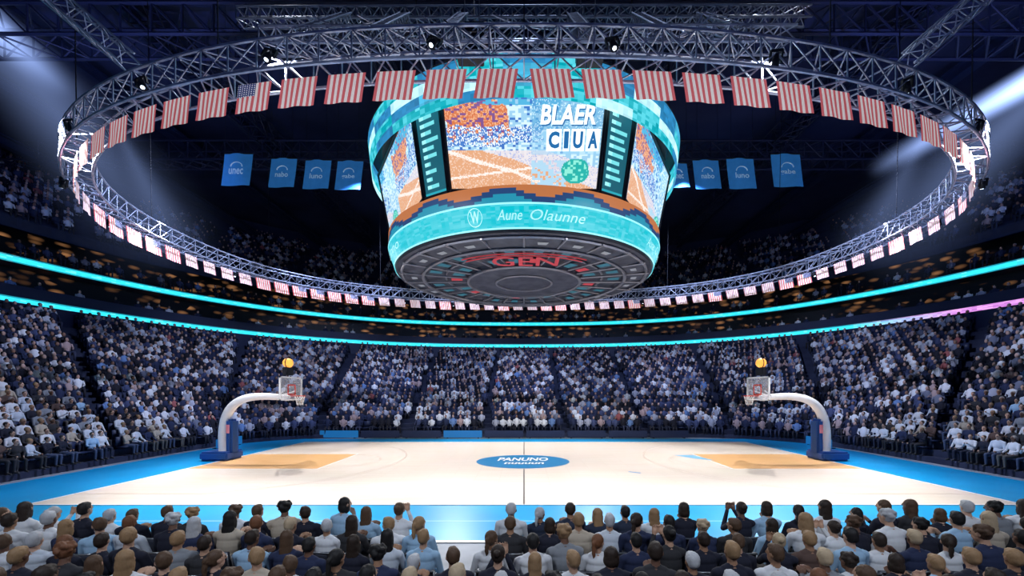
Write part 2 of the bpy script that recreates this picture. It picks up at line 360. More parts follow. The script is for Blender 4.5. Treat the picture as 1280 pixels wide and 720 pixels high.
def truss(p,q,w,label,m=M_truss,r=.03,name='lattice_truss'):
    p,q=Vector(p),Vector(q); d=(q-p); Ln=d.length; d.normalize(); u=d.cross(Vector((0,0,1))).normalized()*w/2; v=u.cross(d).normalized()*w/2
    n=max(2,int(Ln/w)); s=[]
    for i in range(n):
        a=p+d*Ln*i/n; b=p+d*Ln*(i+1)/n
        for k,(e,f) in enumerate(((1,1),(1,-1),(-1,-1),(-1,1))):
            s.append((a+u*e+v*f,b+u*e+v*f,r)); e2,f2=((1,-1),(-1,-1),(-1,1),(1,1))[k]
            s.append((a+u*e+v*f,a+u*e2+v*f2,r*.5)); s.append((a+u*e+v*f,b+u*e2+v*f2,r*.5))
    V,Fc=tubes([(x-p,y-p,z) for x,y,z in s],5); o=meshobj(name,V,Fc,[m]); o.location=p; meta(o,label,'truss',name+'es'); return o
truss(P(-40,-95,10),P(165,80,11.2),.42,'aluminium lattice truss rising from the ring to the roof')
truss(P(1350,-110,10),P(1130,80,11.2),.42,'aluminium lattice truss rising from the ring to the roof')
truss(P(330,52,9.6),P(990,50,9.6),.38,'straight aluminium lattice truss crossing above the ring')
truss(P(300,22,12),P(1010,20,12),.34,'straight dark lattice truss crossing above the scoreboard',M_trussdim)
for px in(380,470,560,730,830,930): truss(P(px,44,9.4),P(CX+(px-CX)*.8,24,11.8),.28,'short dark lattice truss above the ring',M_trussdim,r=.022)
for y_,z_ in((13,19.5),(22,22.5),(36,24)):
    truss((-48,y_,z_),(48,y_,z_),1.6,'long dark steel roof truss spanning the arena',M_trussdark,.1,'roof_truss')
for x_ in(-22,-9,9,22): truss((x_,9,24.8),(x_,58,25.5),1.3,'dark steel roof truss running across the arena',M_trussdark,.08,'roof_truss')
for sx in(-1,1):
    for k in range(4):
        x0=sx*(24+k*6); V,Fc=merge([box((0,0,.35),(.7,60,.12)),box((0,0,0),(.12,60,.7)),box((0,0,-.35),(.7,60,.12))]); o=meshobj('roof_girder',V,Fc,[M_navy]); o.location=(x0,34,26.2-k*.9); meta(o,'dark navy steel roof girder','girder','roof girders')
rr=random.Random(5)
for i in range(40):
    x0=rr.uniform(-5.5,4.5); x1=x0+rr.uniform(.8,2.6); y0=rr.uniform(9.3,11.8); y1=rr.uniform(9.3,11.8); z0=CH+(HY-rr.uniform(14,50))*y0/F; z1=CH+(HY-rr.uniform(14,50))*y1/F; sag=rr.uniform(.15,.5)
    s=[]
    for k in range(12):
        f=lambda t:(x0+(x1-x0)*t,y0+(y1-y0)*t,z0+(z1-z0)*t-sag*4*t*(1-t)); s.append((f(k/12),f((k+1)/12),.016))
    V,Fc=tubes(s,4); o=meshobj('draped_cable',local(V,(x0,y0,z0)),Fc,[M_truss if i%2 else M_black]); o.location=(x0,y0,z0); meta(o,'thin power cable draped between rigging trusses','cable','rigging cables')
# ---------------------------------------------------------------- flags
def flagmat(name,cant,pale=False):
    m=mat(name,rough=.8); b=m.node_tree.nodes['Principled BSDF']; uv=N(m,'ShaderNodeUVMap'); sx=N(m,'ShaderNodeSeparateXYZ'); L(m,uv.outputs['UV'],sx.inputs[0])
    mu=N(m,'ShaderNodeMath',operation='MULTIPLY'); mu.inputs[1].default_value=6.5; L(m,sx.outputs[0],mu.inputs[0])
    fr=N(m,'ShaderNodeMath',operation='FRACT'); L(m,mu.outputs[0],fr.inputs[0]); gt=N(m,'ShaderNodeMath',operation='GREATER_THAN'); gt.inputs[1].default_value=.5; L(m,fr.outputs[0],gt.inputs[0])
    mx=N(m,'ShaderNodeMix',data_type='RGBA'); mx.inputs[6].default_value=(.72,.15,.17,1) if not pale else (.6,.3,.34,1); mx.inputs[7].default_value=(.92,.84,.82,1); L(m,gt.outputs[0],mx.inputs[0]); out=mx.outputs[2]
    if cant:
        a=N(m,'ShaderNodeMath',operation='LESS_THAN'); a.inputs[1].default_value=.54; L(m,sx.outputs[0],a.inputs[0])
        c=N(m,'ShaderNodeMath',operation='GREATER_THAN'); c.inputs[1].default_value=.55; L(m,sx.outputs[1],c.inputs[0])
        d=N(m,'ShaderNodeMath',operation='MULTIPLY'); L(m,a.outputs[0],d.inputs[0]); L(m,c.outputs[0],d.inputs[1])
        vo=N(m,'ShaderNodeTexVoronoi'); vo.inputs['Scale'].default_value=14; vo.inputs['Randomness'].default_value=0; L(m,uv.outputs['UV'],vo.inputs['Vector'])
        l2=N(m,'ShaderNodeMath',operation='LESS_THAN'); l2.inputs[1].default_value=.28; L(m,vo.outputs['Distance'],l2.inputs[0])
        m3=N(m,'ShaderNodeMix',data_type='RGBA'); m3.inputs[6].default_value=(.03,.05,.2,1); m3.inputs[7].default_value=(.8,.8,.85,1); L(m,l2.outputs[0],m3.inputs[0])
        m4=N(m,'ShaderNodeMix',data_type='RGBA'); L(m,d.outputs[0],m4.inputs[0]); L(m,out,m4.inputs[6]); L(m,m3.outputs[2],m4.inputs[7]); out=m4.outputs[2]
    L(m,out,b.inputs['Base Color']); L(m,out,b.inputs['Emission Color']); b.inputs['Emission Strength'].default_value=.45 if not pale else .3  # flag cloth glows in its own colours, standing in for light on it
    return m
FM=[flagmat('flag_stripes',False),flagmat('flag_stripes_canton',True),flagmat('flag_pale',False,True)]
def flagmesh(m,w,h,ph,skew):
    nu,nv=18,8
    V,Fc=grid(lambda u,v:((u-.5)*w+(v-1)*skew,.015*math.sin(u*9+ph+v*1.3)*(1.1-v),-h*(1-v)),nu,nv)
    me=bpy.data.meshes.new('hanging_flag'); me.from_pydata(V,[],Fc); me.materials.append(m); uvl=me.uv_layers.new(name='UVMap')
    for lp in me.loops: i=lp.vertex_index; uvl.data[lp.index].uv=((i%(nu+1))/nu,(i//(nu+1))/nv)
    me.polygons.foreach_set('use_smooth',[True]*len(me.polygons)); return me
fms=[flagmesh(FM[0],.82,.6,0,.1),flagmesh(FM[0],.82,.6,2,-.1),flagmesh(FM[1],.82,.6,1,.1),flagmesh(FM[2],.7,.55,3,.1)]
NF=84; fc=ringcurve(.05,NF*2)
for i in range(NF):
    x,y=fc[(2*i+1)%(2*NF)]; x2,y2=fc[(2*i+2)%(2*NF)]; x3,y3=fc[(2*i)%(2*NF)]
    near=y<12; k=0
    if near: k=(1 if x>0 else 0); k=2 if i==NF-6 else k
    else: k=random.choice([3,3,0,2])
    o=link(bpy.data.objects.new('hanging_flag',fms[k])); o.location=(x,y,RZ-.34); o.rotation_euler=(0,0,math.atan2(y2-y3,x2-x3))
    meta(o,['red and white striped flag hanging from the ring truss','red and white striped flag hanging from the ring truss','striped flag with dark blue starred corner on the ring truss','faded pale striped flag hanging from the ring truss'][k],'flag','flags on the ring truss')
lamp=empty('stage_light'); meta(lamp,'black moving-head stage light with glowing lens on the truss','stage light','stage lights on the truss')
V,Fc=tubes([((0,0,-.05),(0,0,-.28),.05,.085)],12); meshobj('housing',V,Fc,[M_black],True,lamp)
V,Fc=merge([box((0,0,.0),(.24,.06,.05)),box((.12,0,-.1),(.03,.06,.22)),box((-.12,0,-.1),(.03,.06,.22))]); meshobj('yoke',V,Fc,[M_black],parent=lamp)
V,Fc=tubes([((0,0,-.278),(0,0,-.29),.04)],12); meshobj('lens',V,Fc,[mat('lens_glow',(.5,.6,.8),.2,emit=(.7,.82,1),es=4)],parent=lamp)
lc=ringcurve(.33,26*2)
first=True
for i in range(26):
    x,y=lc[2*i+1]; loc=(x,y,RZ+(.05 if y<12 else -.3))
    if first: lamp.location=loc; l=lamp; first=False
    else: l=copytree(lamp,loc)
    l.rotation_euler=(random.uniform(-.5,.5),random.uniform(-.5,.5),0)
# ---------------------------------------------------------------- scoreboard
ZC=19.3
sb=empty('scoreboard',(0,ZC,CH+5.3)); meta(sb,'huge round centre-hung video scoreboard with teal display rings','scoreboard')
def W(x,y,h): return (x,y,h-5.3)
def rng_fn(R0,R1,h0,h1,a0=0,a1=360):
    def f(u,v):
        a=math.radians(a0+(a1-a0)*u); R=R0+(R1-R0)*v; return W(R*math.cos(a),R*math.sin(a),h0+(h1-h0)*v)
    return f
def teal(seed,busy):
    def f(U,V):
        r=np.random.default_rng(seed); nb=r.random((60,200)); c=np.zeros(U.shape+(3,))
        ix=(U*200).astype(int)%200; iy=(V*12).astype(int); n=nb[iy,ix]; n2=nb[(iy//3)+20,(ix//7)]
        c[...]=(.03,.47,.56) if not busy else (.03,.42,.5); c+=((n-.5)*.1)[...,None]
        if busy:
            k=n2>.7; c[k]=(.45,.8,.88); k=n2<.2; c[k]=(.02,.18,.38); k=(n2>.9); c[k]=(.05,.35,.55); c*=(.75+.5*n)[...,None]
        else:
            k=(V<.08)|(V>.92); c[k]=(.3,.8,.88)
        return np.clip(c,0,1.2)
    return f
HT=6.15
led('upper_display_ring',rng_fn(6.7,6.85,9.05,10.35),400,16,teal(3,True),sb)
led('lower_display_ring',rng_fn(5.8,6.06,5.38,HT),240,14,teal(5,False),sb)
fT=lambda u,v:(lambda a,R:W(R*math.cos(a),R*math.sin(a),5.38+(HT-5.38)*v))(math.radians(u),5.84+.26*v)
for s_,a,b in(('Aune',261.5,269.5),('Olaunne',272,290),('Aune',322,330),('Olaunne',333,350),('Ulnno',196,216)):
    text_on('display_lettering',s_,fT,a,b,.32,.72,M_ledpale,sb,.0,.25)
text_on('display_emblem','W',fT,252.8,255.8,.28,.74,M_ledpale,sb,.02)
s=[]
for k in range(20):
    a=2*math.pi*k/20;b=2*math.pi*(k+1)/20; s.append((fT(254.25+2.4*math.cos(a),.5+.35*math.sin(a)),fT(254.25+2.4*math.cos(b),.5+.35*math.sin(b)),.014))
V,Fc=tubes(s,4); meshobj('emblem_ring',V,Fc,[M_ledpale],parent=sb)
def trimc(U,V):
    c=np.zeros(U.shape+(3,)); w=np.sin(U*2*math.pi*14)*.5+.5; c[...]=(.02,.06,.18); k=(V>.35+.5*w); c[k]=(.5,.17,.06); k=(V<.5*w); c[k]=(.02,.28,.42); return c*.8
led('screen_trim',rng_fn(6.05,6.04,HT,6.72),300,6,trimc,sb)
def lathe(prof,n=72):
    V=[];Fc=[]
    for R,h in prof:
        for k in range(n): a=2*math.pi*k/n; V.append(W(R*math.cos(a),R*math.sin(a),h))
    for i in range(len(prof)-1):
        for k in range(n): k2=(k+1)%n; Fc.append([i*n+k,i*n+k2,(i+1)*n+k2,(i+1)*n+k])
    return V,Fc
V,Fc=lathe([(5.72,5.3),(5.76,5.36),(5.98,HT),(6.0,6.7),(5.3,6.72),(5.6,9.9),(6.3,10.0),(6.4,10.3),(6.68,10.36),(6.86,10.4),(6.4,10.7),(3,11.3),(.01,11.4)]); meshobj('housing',V,Fc,[M_black],False,sb)
def scr(a0,a1,Rt,Rb,h0,h1):
    A=[math.radians(a0),math.radians(a1)]
    pb=[Vector(W(Rb*math.cos(a),Rb*math.sin(a),h0)) for a in A]; pt_=[Vector(W(Rt*math.cos(a),Rt*math.sin(a),h1)) for a in A]
    return lambda u,v: (pb[0].lerp(pb[1],u)).lerp(pt_[0].lerp(pt_[1],u),v)
def smooth_noise(r,shape,g):
    a=r.random((g[0]+2,g[1]+2)); y=np.linspace(0,g[0],shape[0]); x=np.linspace(0,g[1],shape[1]); yi=y.astype(int);xi=x.astype(int);fy=(y-yi)[:,None];fx=(x-xi)[None]
    return (a[yi][:,xi]*(1-fy)*(1-fx)+a[yi+1][:,xi]*fy*(1-fx)+a[yi][:,xi+1]*(1-fy)*fx+a[yi+1][:,xi+1]*fy*fx)
def maincol(seed,roll=0):
    def f(U,V):
        r=np.random.default_rng(seed); sh=U.shape
        def blk(b): 
            q=r.random((sh[0]//b[0]+1,sh[1]//b[1]+1)); return np.kron(q,np.ones(b))[:sh[0],:sh[1]]
        n=blk((2,3)); n2=blk((1,1)); s=smooth_noise(r,sh,(4,7)); s2=smooth_noise(r,sh,(9,14))
        c=np.zeros(sh+(3,)); c[...]=(.3,.55,.75)
        def mixc(mask,col):
            m=np.clip(mask,0,1)[...,None]; c[...]=c*(1-m)+np.array(col)*m
        mixc((n>.6)*1.,(.62,.8,.9)); mixc((n<.2)*(U<.75),(.05,.16,.5))
        d=np.exp(-((U-.2)/.25)**2-((V-.74)/.26)**2); mixc((d+.5*(s2-.5)>.45)*1.,(.62,.17,.06)); mixc((d+.5*(s2-.5)>.45)*(n2>.6),(.78,.4,.22)); mixc((d+.4*(s2-.5)>.5)*(n<.25),(.2,.08,.25))
        k=((V>.4+.1*s)&(V<.58+.1*s2)&(U<.62)); mixc(k*(n>.45),(.07,.2,.55)); mixc(k*(n2>.68),(.8,.88,.95))
        k=(V>.88-.1*s)&(U>.1)&(U<.72); mixc(k*(n>.3),(.08,.4,.65))
        e=V+.5*U-.04*s; k=(e<.5)&(V<.4); mixc(k*1.,(.7,.36,.2)); mixc(k*(abs(e-.38)<.02),(.9,.8,.75)); mixc(k*(abs(V-.12-.2*U)<.012),(.9,.8,.75)); mixc(k*(n2>.8),(.8,.56,.44))
        k=(e>=.5)&(e<.7)&(V<.4); mixc(k*.85,(.76,.68,.7)); mixc(k*(n2>.85),(.4,.45,.7))
        k=(V<.3)&(U>.55)&(U<.78); mixc(k*(n>.3),(.4,.62,.78))
        if roll==0:
            k=(U>.55)&(V>.6); mixc(k*.7,(.1,.36,.62)); mixc(k*(n2>.85),(.5,.75,.9))
            k=(U>.55)&(V>.36)&(V<.6); mixc(k*.5,(.25,.55,.78))
        g=((U-.84)/.09)**2+((V-.2)/.13)**2+.5*(s2-.5); mixc((g<1)*1.,(.02,.4,.36)); mixc((g<.75)*(n>.55),(.25,.75,.62))
        return np.roll(c,roll,axis=1)*.9
    return f
fr=[]
for k in range(6):
    ac=-90+60*k
    fn=scr(ac-24.3,ac+24.3,6.62,6.02,6.78,9.85)
    led('video_screen',fn,168,92,maincol(4 if k==0 else k+9,0 if k==0 else (8 if k==1 else 70)),sb)
    A=[fn(0,0),fn(1,0),fn(1,1),fn(0,1)]
    for i in range(4): fr.append((A[i],A[(i+1)%4],.07))
    fp=scr(ac+25.2,ac+34.8,6.62,6.02,6.78,9.85)
    def pc(U,V):
        r=np.random.default_rng(k); c=np.zeros(U.shape+(3,)); c[...]=(.01,.09,.13); rows=(V*26).astype(int)
        ln=r.random(30)[rows]; kk=(rows%2==0)&(U>.15)&(U<.4+.5*ln); c[kk]=(.15,.6,.65); kk=(rows%2==0)&(U>.15)&(U<.35); c[kk]=(.3,.75,.8); c[(V>.93)|(V<.04)]=(.02,.3,.38); return c
    led('stats_panel',fp,24,78,pc,sb)
    A=[fp(0,0),fp(1,0),fp(1,1),fp(0,1)]
    for i in range(4): fr.append((A[i],A[(i+1)%4],.05))
V,Fc=tubes(fr,6); meshobj('screen_frame',V,Fc,[M_black],parent=sb)
fn=scr(-90-24.3,-90+24.3,6.66,6.06,6.78,9.85)
fo=lambda u,v: fn(u,v)+Vector((0,-.04,-.01))
fo0=lambda u,v: fn(u,v)+Vector((0,-.02,-.005))
text_on('screen_lettering','BLAER',lambda u,v:fo0(u+.006,v-.012),.60,.94,.64,.83,M_ledblue,sb,.03,.12)
text_on('screen_lettering','BLAER',fo,.60,.94,.64,.83,M_ledtext,sb,.03,.12)
for a,b,ch_ in((.64,.735,'C'),(.745,.785,'I'),(.795,.88,'U'),(.89,.975,'A')):
    meshobj('lettering_panel',[fo0(a,.385),fo0(b,.385),fo0(b,.6),fo0(a,.6)],[[0,1,2,3]],[M_ledtext],parent=sb)
    m_=(b-a)*.14; text_on('screen_lettering',ch_,fo,a+m_,b-m_,.41,.575,M_ledblue,sb,.045)
M_under=noisy(mat('underside_panel',(.03,.035,.05),.5,.3),(.03,.035,.06),(.09,.1,.14),2)
V,Fc=lathe([(5.72,5.3),(4.6,5.18),(4.5,5.32),(2.7,5.32),(2.6,5.15),(.01,5.15)]); meshobj('underside',V,Fc,[M_under],parent=sb)
s=[]
for R,h,r in((5.5,5.24,.06),(4.6,5.14,.07),(3.6,5.28,.05),(2.6,5.12,.07),(1.3,5.12,.05)):
    for k in range(60):
        a=2*math.pi*k/60;b=2*math.pi*(k+1)/60; s.append((W(R*math.cos(a),R*math.sin(a),h),W(R*math.cos(b),R*math.sin(b),h),r))
for k in range(24):
    a=2*math.pi*k/24; s.append((W(2.6*math.cos(a),2.6*math.sin(a),5.2),W(5.6*math.cos(a),5.6*math.sin(a),5.2),.045))
V,Fc=tubes(s,5); meshobj('underside_rib',V,Fc,[mat('rib_steel',(.22,.23,.28),.45,.4)],parent=sb)
M_ur=mat('underside_red',(.3,.02,.03),.4,emit=(.7,.08,.1),es=.4); M_ut=mat('underside_teal',(.02,.1,.12),.4,emit=(.04,.22,.35),es=.35); M_uw=mat('underside_white',(.1,.1,.1),.4,emit=(.5,.55,.65),es=.4)
for k in range(24):
    a=math.radians(15*k+7.5)
    for j,R in enumerate((3.1,4.1,5.0)):
        if (k*3+j)%4 in(1,): continue
        c=Vector(W(R*math.cos(a),R*math.sin(a),5.2)); u=Vector((math.cos(a),math.sin(a),0)); w=Vector((-u.y,u.x,0)); 
        z=.25 if j<2 else .12
        meshobj('underside_light',[c+u*z+w*.2,c-u*z+w*.15,c-u*z-w*.15,c+u*z-w*.2],[[0,1,2,3]],[M_ut if j==1 else (M_ur if j==0 and k%3==0 else M_uw if j==2 else M_ut)],parent=sb)
text_on('underside_lettering','GEN',lambda u,v:W(-1.25+2.6*u,-2.75-1.1*v,5.1),0,1,0,1,M_ur,sb,.01)
s=[]
for R in(3.95,4.2):
    for k in range(20):
        a=math.radians(235+70*k/20); b=math.radians(235+70*(k+1)/20); s.append((W(R*math.cos(a),R*math.sin(a),5.12),W(R*math.cos(b),R*math.sin(b),5.12),.025))
V,Fc=tubes(s,4); meshobj('underside_neon',V,Fc,[M_ur],parent=sb)
for k in range(8):
    a=math.radians(22.5+45*k); V,Fc=tubes([(W(4.5*math.cos(a),4.5*math.sin(a),10.9),W(5.5*math.cos(a),5.5*math.sin(a),23.7),.04)],5); meshobj('hanging_cable',V,Fc,[M_black],parent=sb)
def speaker(px,py,z):
    e=empty('speaker_array',P(px,py,z)); meta(e,'black curved line-array speaker hanging by the truss','speaker','hanging speakers')
    for i in range(6):
        vs,fs=box((0,-.012*i*i,-.2*i),(.7,.4,.18),.02); o=meshobj('cabinet',vs,fs,[M_black],parent=e)
    for q in(-.2,.2): V,Fc=tubes([((q,0,0),(q,0,3),.015)],4); meshobj('chain',V,Fc,[M_chrome],parent=e)
for a in((735,40,11.3),(590,38,11.3)): speaker(*a)
# ---------------------------------------------------------------- blue banners
M_ban=noisy(mat('banner_blue',(.03,.17,.42),.8,emit=(.02,.14,.4),es=.42),(.02,.14,.38),(.03,.18,.46),3)  # cloth is no lamp: emission paints the light on the banner
M_bant=mat('banner_print',(.5,.65,.8),.8,emit=(.3,.5,.7),es=.25)  # print also glows, to look lit along with the cloth
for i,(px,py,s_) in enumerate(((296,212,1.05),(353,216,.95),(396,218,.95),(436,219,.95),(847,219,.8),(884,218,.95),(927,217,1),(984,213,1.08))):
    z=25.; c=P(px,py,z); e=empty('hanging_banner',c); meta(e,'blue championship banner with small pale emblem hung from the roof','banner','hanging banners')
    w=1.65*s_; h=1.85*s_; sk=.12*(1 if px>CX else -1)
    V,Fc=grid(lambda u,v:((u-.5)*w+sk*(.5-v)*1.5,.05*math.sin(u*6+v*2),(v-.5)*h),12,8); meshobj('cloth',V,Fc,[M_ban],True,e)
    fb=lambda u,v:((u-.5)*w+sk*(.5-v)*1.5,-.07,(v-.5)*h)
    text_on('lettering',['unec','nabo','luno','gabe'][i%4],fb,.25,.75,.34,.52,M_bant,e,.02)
    s=[]
    for k in range(14):
        a=math.pi*k/14;b=math.pi*(k+1)/14; s.append((fb(.5+.2*math.cos(a),.58+.14*math.sin(a)),fb(.5+.2*math.cos(b),.58+.14*math.sin(b)),.03))
    V,Fc=tubes(s,4); meshobj('emblem',V,Fc,[M_bant],parent=e)
    V,Fc=tubes([((-w/2-sk*.75,0,h/2),(w/2-sk*.75,0,h/2),.04)],5); meshobj('hanging_rod',V,Fc,[M_black],parent=e)
    for q in(-.4,.4): V,Fc=tubes([((w*q,0,h/2),(w*q,0,26.9-c.z),.012)],5); meshobj('cord',V,Fc,[M_black],parent=e)
# ---------------------------------------------------------------- people
def prim_to_mesh(name,prims,voxel,mats,tags,smooth=1):
    bm=bmesh.new()
    for p in prims:
        if p[0]=='e':
            mt=Matrix.Translation(p[1])@(p[4] if len(p)>4 else Matrix.Identity(4))@Matrix.Diagonal((*p[2],1)); bmesh.ops.create_uvsphere(bm,u_segments=16,v_segments=10,radius=1,matrix=mt)
        else:
            a,b,r1,r2=Vector(p[1]),Vector(p[2]),p[3],p[4]
            for c,r in((a,r1),(b,r2)): bmesh.ops.create_uvsphere(bm,u_segments=12,v_segments=8,radius=r,matrix=Matrix.Translation(c))
            d=b-a; q=d.to_track_quat('Z','Y').to_matrix().to_4x4()
            bmesh.ops.create_cone(bm,cap_ends=True,segments=12,radius1=r1,radius2=r2,depth=d.length,matrix=Matrix.Translation((a+b)/2)@q)
    me=bpy.data.meshes.new(name); bm.to_mesh(me); bm.free(); o=bpy.data.objects.new(name,me); link(o)
    r=o.modifiers.new('r','REMESH'); r.mode='VOXEL'; r.voxel_size=voxel; r.use_smooth_shade=True
    if smooth: s=o.modifiers.new('s','SMOOTH'); s.iterations=smooth; s.factor=.5
    bpy.context.view_layer.update(); m2=bpy.data.meshes.new_from_object(o.evaluated_get(bpy.context.evaluated_depsgraph_get())); bpy.data.objects.remove(o); m2.name=name
    m2.materials.clear()
    for m in mats: m2.materials.append(m)
    n=len(m2.polygons); ce=np.zeros(n*3); m2.polygons.foreach_get('center',ce); ce=ce.reshape(-1,3); best=np.full(n,1e9); idx=np.zeros(n,int)
    for p in prims:
        tg=p[3] if p[0]=='e' else p[5]
        if p[0]=='e':
            q=ce-np.array(p[1]); R=np.array(p[2])
            if len(p)>4: q=q@np.array(p[4].to_3x3())
            k0=np.linalg.norm(q/R,axis=1); k1=np.linalg.norm(q/R**2,axis=1)+1e-9; d=k0*(k0-1)/k1
        else:
            a,b=np.array(p[1]),np.array(p[2]); ab=b-a; t=np.clip(((ce-a)@ab)/(ab@ab),0,1); d=np.linalg.norm(ce-a-t[:,None]*ab,axis=1)-(p[3]+(p[4]-p[3])*t)
        if tg in('eye','lip'): d=d-.002
        k=d<best; best[k]=d[k]; idx[k]=tags[tg]
    m2.polygons.foreach_set('material_index',idx.astype(np.int32)); m2.polygons.foreach_set('use_smooth',[True]*n); m2.update(); return m2
def body_prims(pose='lap',yaw=0,pitch=0,female=False,lean=0,hands=True,hair=None):
    pr=[]; sw=.93 if female else 1
    def ln(p):
        x,y,z=p; k=max(0,z-.55); return (x,y+k*lean,z)
    def E(c,r,t): pr.append(('e',ln(c),r,t))
    def C(a,b,r1,r2,t,tor=True): pr.append(('c',ln(a) if tor else a,ln(b) if tor else b,r1,r2,t))
    E((0,0,.55),(.17,.13,.12),'pants'); E((0,.01,.68),(.15*sw,.115,.14),'shirt'); E((0,.0,.86),(.175*sw,.12,.19),'shirt'); E((0,-.01,.97),(.17*sw,.105,.1),'shirt')
    C((-.155*sw,0,1.0),(.155*sw,0,1.0),.062,.062,'shirt'); C((-.09,0,1.035),(0,0,1.07),.05,.055,'shirt'); C((.09,0,1.035),(0,0,1.07),.05,.055,'shirt')
    C((0,-.005,1.04),(0,.01,1.15),.055,.05,'skin')
    hc=Vector(ln((0,.015,1.235))); piv=Vector(ln((0,.0,1.13))); R=Matrix.Rotation(math.radians(yaw),4,'Z')@Matrix.Rotation(math.radians(pitch),4,'X')
    def H(off,r,t): 
        p=piv+R@(hc-piv+Vector(off)); pr.append(('e',tuple(p),r,t,R))
    H((0,0,.01),(.072,.09,.096),'skin'); H((0,.025,-.06),(.053,.06,.06),'skin'); H((0,.095,-.012),(.013,.022,.02),'skin'); H((0,.09,.005),(.01,.016,.03),'skin')
    H((.074,0,-.01),(.012,.022,.032),'skin'); H((-.074,0,-.01),(.012,.022,.032),'skin')
    for s in(-1,1): H((s*.03,.08,.015),(.014,.012,.009),'eye')
    H((0,.083,-.052),(.024,.01,.009),'lip')
    if hair:
        H((0,-.018,.03),(.084,.088,.094),'hair')
    for s in(-1,1):
        C((s*.09,.03,.535),(s*.12,.44,.51),.088,.062,'pants',False); C((s*.12,.44,.51),(s*.12,.42,.12),.06,.042,'pants',False)
        C((s*.12,.42,.09),(s*.13,.56,.045),.042,.038,'shoe',False); C((s*.12,.42,.06),(s*.12,.38,.05),.04,.035,'shoe',False)
        sh=(s*.185*sw,0,.995)
        if pose=='lap': el=(s*.235,.07,.74); wr=(s*.11,.30,.66); hd=Vector((-s*.35,.9,-.15))
        elif pose=='clap': el=(s*.22,.12,.76); wr=(s*.06,.32,.90); hd=Vector((-s*.3,.6,.7))
        elif pose=='knee': el=(s*.25,.12,.73); wr=(s*.15,.38,.62); hd=Vector((0,1,-.25))
        elif pose=='chin': el=(s*.2,.2,.76) if s>0 else (s*.23,.08,.74); wr=(s*.05,.2,1.02) if s>0 else (s*.1,.3,.66); hd=Vector((-s*.2,-.2,1)) if s>0 else Vector((-s*.35,.9,-.15))
        elif pose=='phone': el=(s*.2,.22,.85); wr=(s*.06,.33,1.12); hd=Vector((-s*.2,.15,1))
        elif pose=='cheer': el=(s*.3,.04,1.2); wr=(s*.24,.08,1.45); hd=Vector((0,.1,1))
        C(sh,el,.056,.043,'shirt'); C(el,wr,.043,.03,'shirt')
        if hands:
            w=Vector(ln(wr)); d=hd.normalized(); side=d.cross(Vector((0,0,1)) if abs(d.z)<.8 else Vector((0,1,0))).normalized(); nrm=side.cross(d)
            pr.append(('c',tuple(w),tuple(w+d*.05),.028,.032,'skin')); 
            pr.append(('c',tuple(w+d*.04+side*.02),tuple(w+d*.085+side*.022),.02,.018,'skin')); pr.append(('c',tuple(w+d*.04-side*.02),tuple(w+d*.085-side*.022),.02,.018,'skin'))
            for k,(o,l) in enumerate(((-.033,.055),(-.011,.068),(.011,.064),(.033,.048))):
                a=w+d*.085+side*o*1.1; b=a+d*l*.55+side*o*.15-nrm*.006; c=b+d*l*.4-nrm*.022; pr.append(('c',tuple(a),tuple(b),.0095,.009,'skin')); pr.append(('c',tuple(b),tuple(c),.009,.0075,'skin'))
            a=w+d*.03+side*s*.03; b=a+d*.035+side*s*.025; pr.append(('c',tuple(a),tuple(b),.013,.011,'skin')); pr.append(('c',tuple(b),tuple(b+d*.03+side*s*.004),.011,.009,'skin'))
        else: pr.append(('e',tuple(Vector(ln(wr))+hd.normalized()*.06),(.035,.035,.035),'skin'))
    return pr,(piv,R,hc)
TAGS={'skin':0,'shirt':1,'pants':2,'shoe':3,'eye':4,'lip':5,'hair':6}
BM=[M_skin,M_shirt,M_pants,M_shoe,M_dark,M_lip,M_hairrand]
def hair_mesh(style,head):
    piv,R,hc=head; pr=[]
    def H(off,r): pr.append(('e',tuple(piv+R@(hc-piv+Vector(off))),r,'hair',R))
    H((0,-.014,.028),(.081,.088,.093))
    H((0,-.028,-.005),(.073,.077,.08))
    if style=='short': H((0,.03,.075),(.055,.05,.04))
    if style=='bob': H((0,-.035,-.05),(.085,.07,.09)); H((.06,0,-.05),(.026,.048,.09)); H((-.06,0,-.05),(.026,.048,.09))
    if style=='long': H((0,-.05,-.06),(.08,.055,.12)); H((0,-.065,-.17),(.085,.04,.14)); H((.06,-.01,-.06),(.026,.048,.11)); H((-.06,-.01,-.06),(.026,.048,.11))
    if style=='bun': H((0,-.11,.05),(.042,.042,.042))
    if style=='pony': H((0,-.11,.0),(.03,.035,.05)); H((0,-.12,-.1),(.028,.028,.11))
    if style=='curly':
        r=random.Random(3)
        for i in range(26):
            a=r.uniform(0,6.28); t=r.uniform(-.3,1); cz=math.sin(t); cr=math.cos(t); y=cr*math.sin(a)
            if y>.5 and cz<.5: continue
            H((cr*math.cos(a)*.08,-.02+y*.085,.03+cz*.085),(.03,.03,.03))
    me=prim_to_mesh('hair',pr,.011,[M_hair],{'hair':0},2)
    co=np.zeros(len(me.vertices)*3); me.vertices.foreach_get('co',co); co=co.reshape(-1,3); no=np.zeros_like(co).ravel(); me.vertices.foreach_get('normal',no); no=no.reshape(-1,3)
    inv=np.array(R.to_3x3()); loc=(co-np.array(piv))@inv - np.array(hc-piv)
    ang=np.arctan2(loc[:,0],loc[:,1]-.0); co+=no*(.0035*np.sin(ang*34+np.sin(loc[:,2]*60)*1.5))[:,None]
    me.vertices.foreach_set('co',co.ravel()); bm=bmesh.new(); bm.from_mesh(me); bm.verts.ensure_lookup_table()
    kill=[v for i,v in enumerate(bm.verts) if loc[i,1]>.052 and loc[i,2]<.055 and abs(loc[i,0])<.07]
    bmesh.ops.delete(bm,geom=kill,context='VERTS'); bm.to_mesh(me); bm.free(); return me
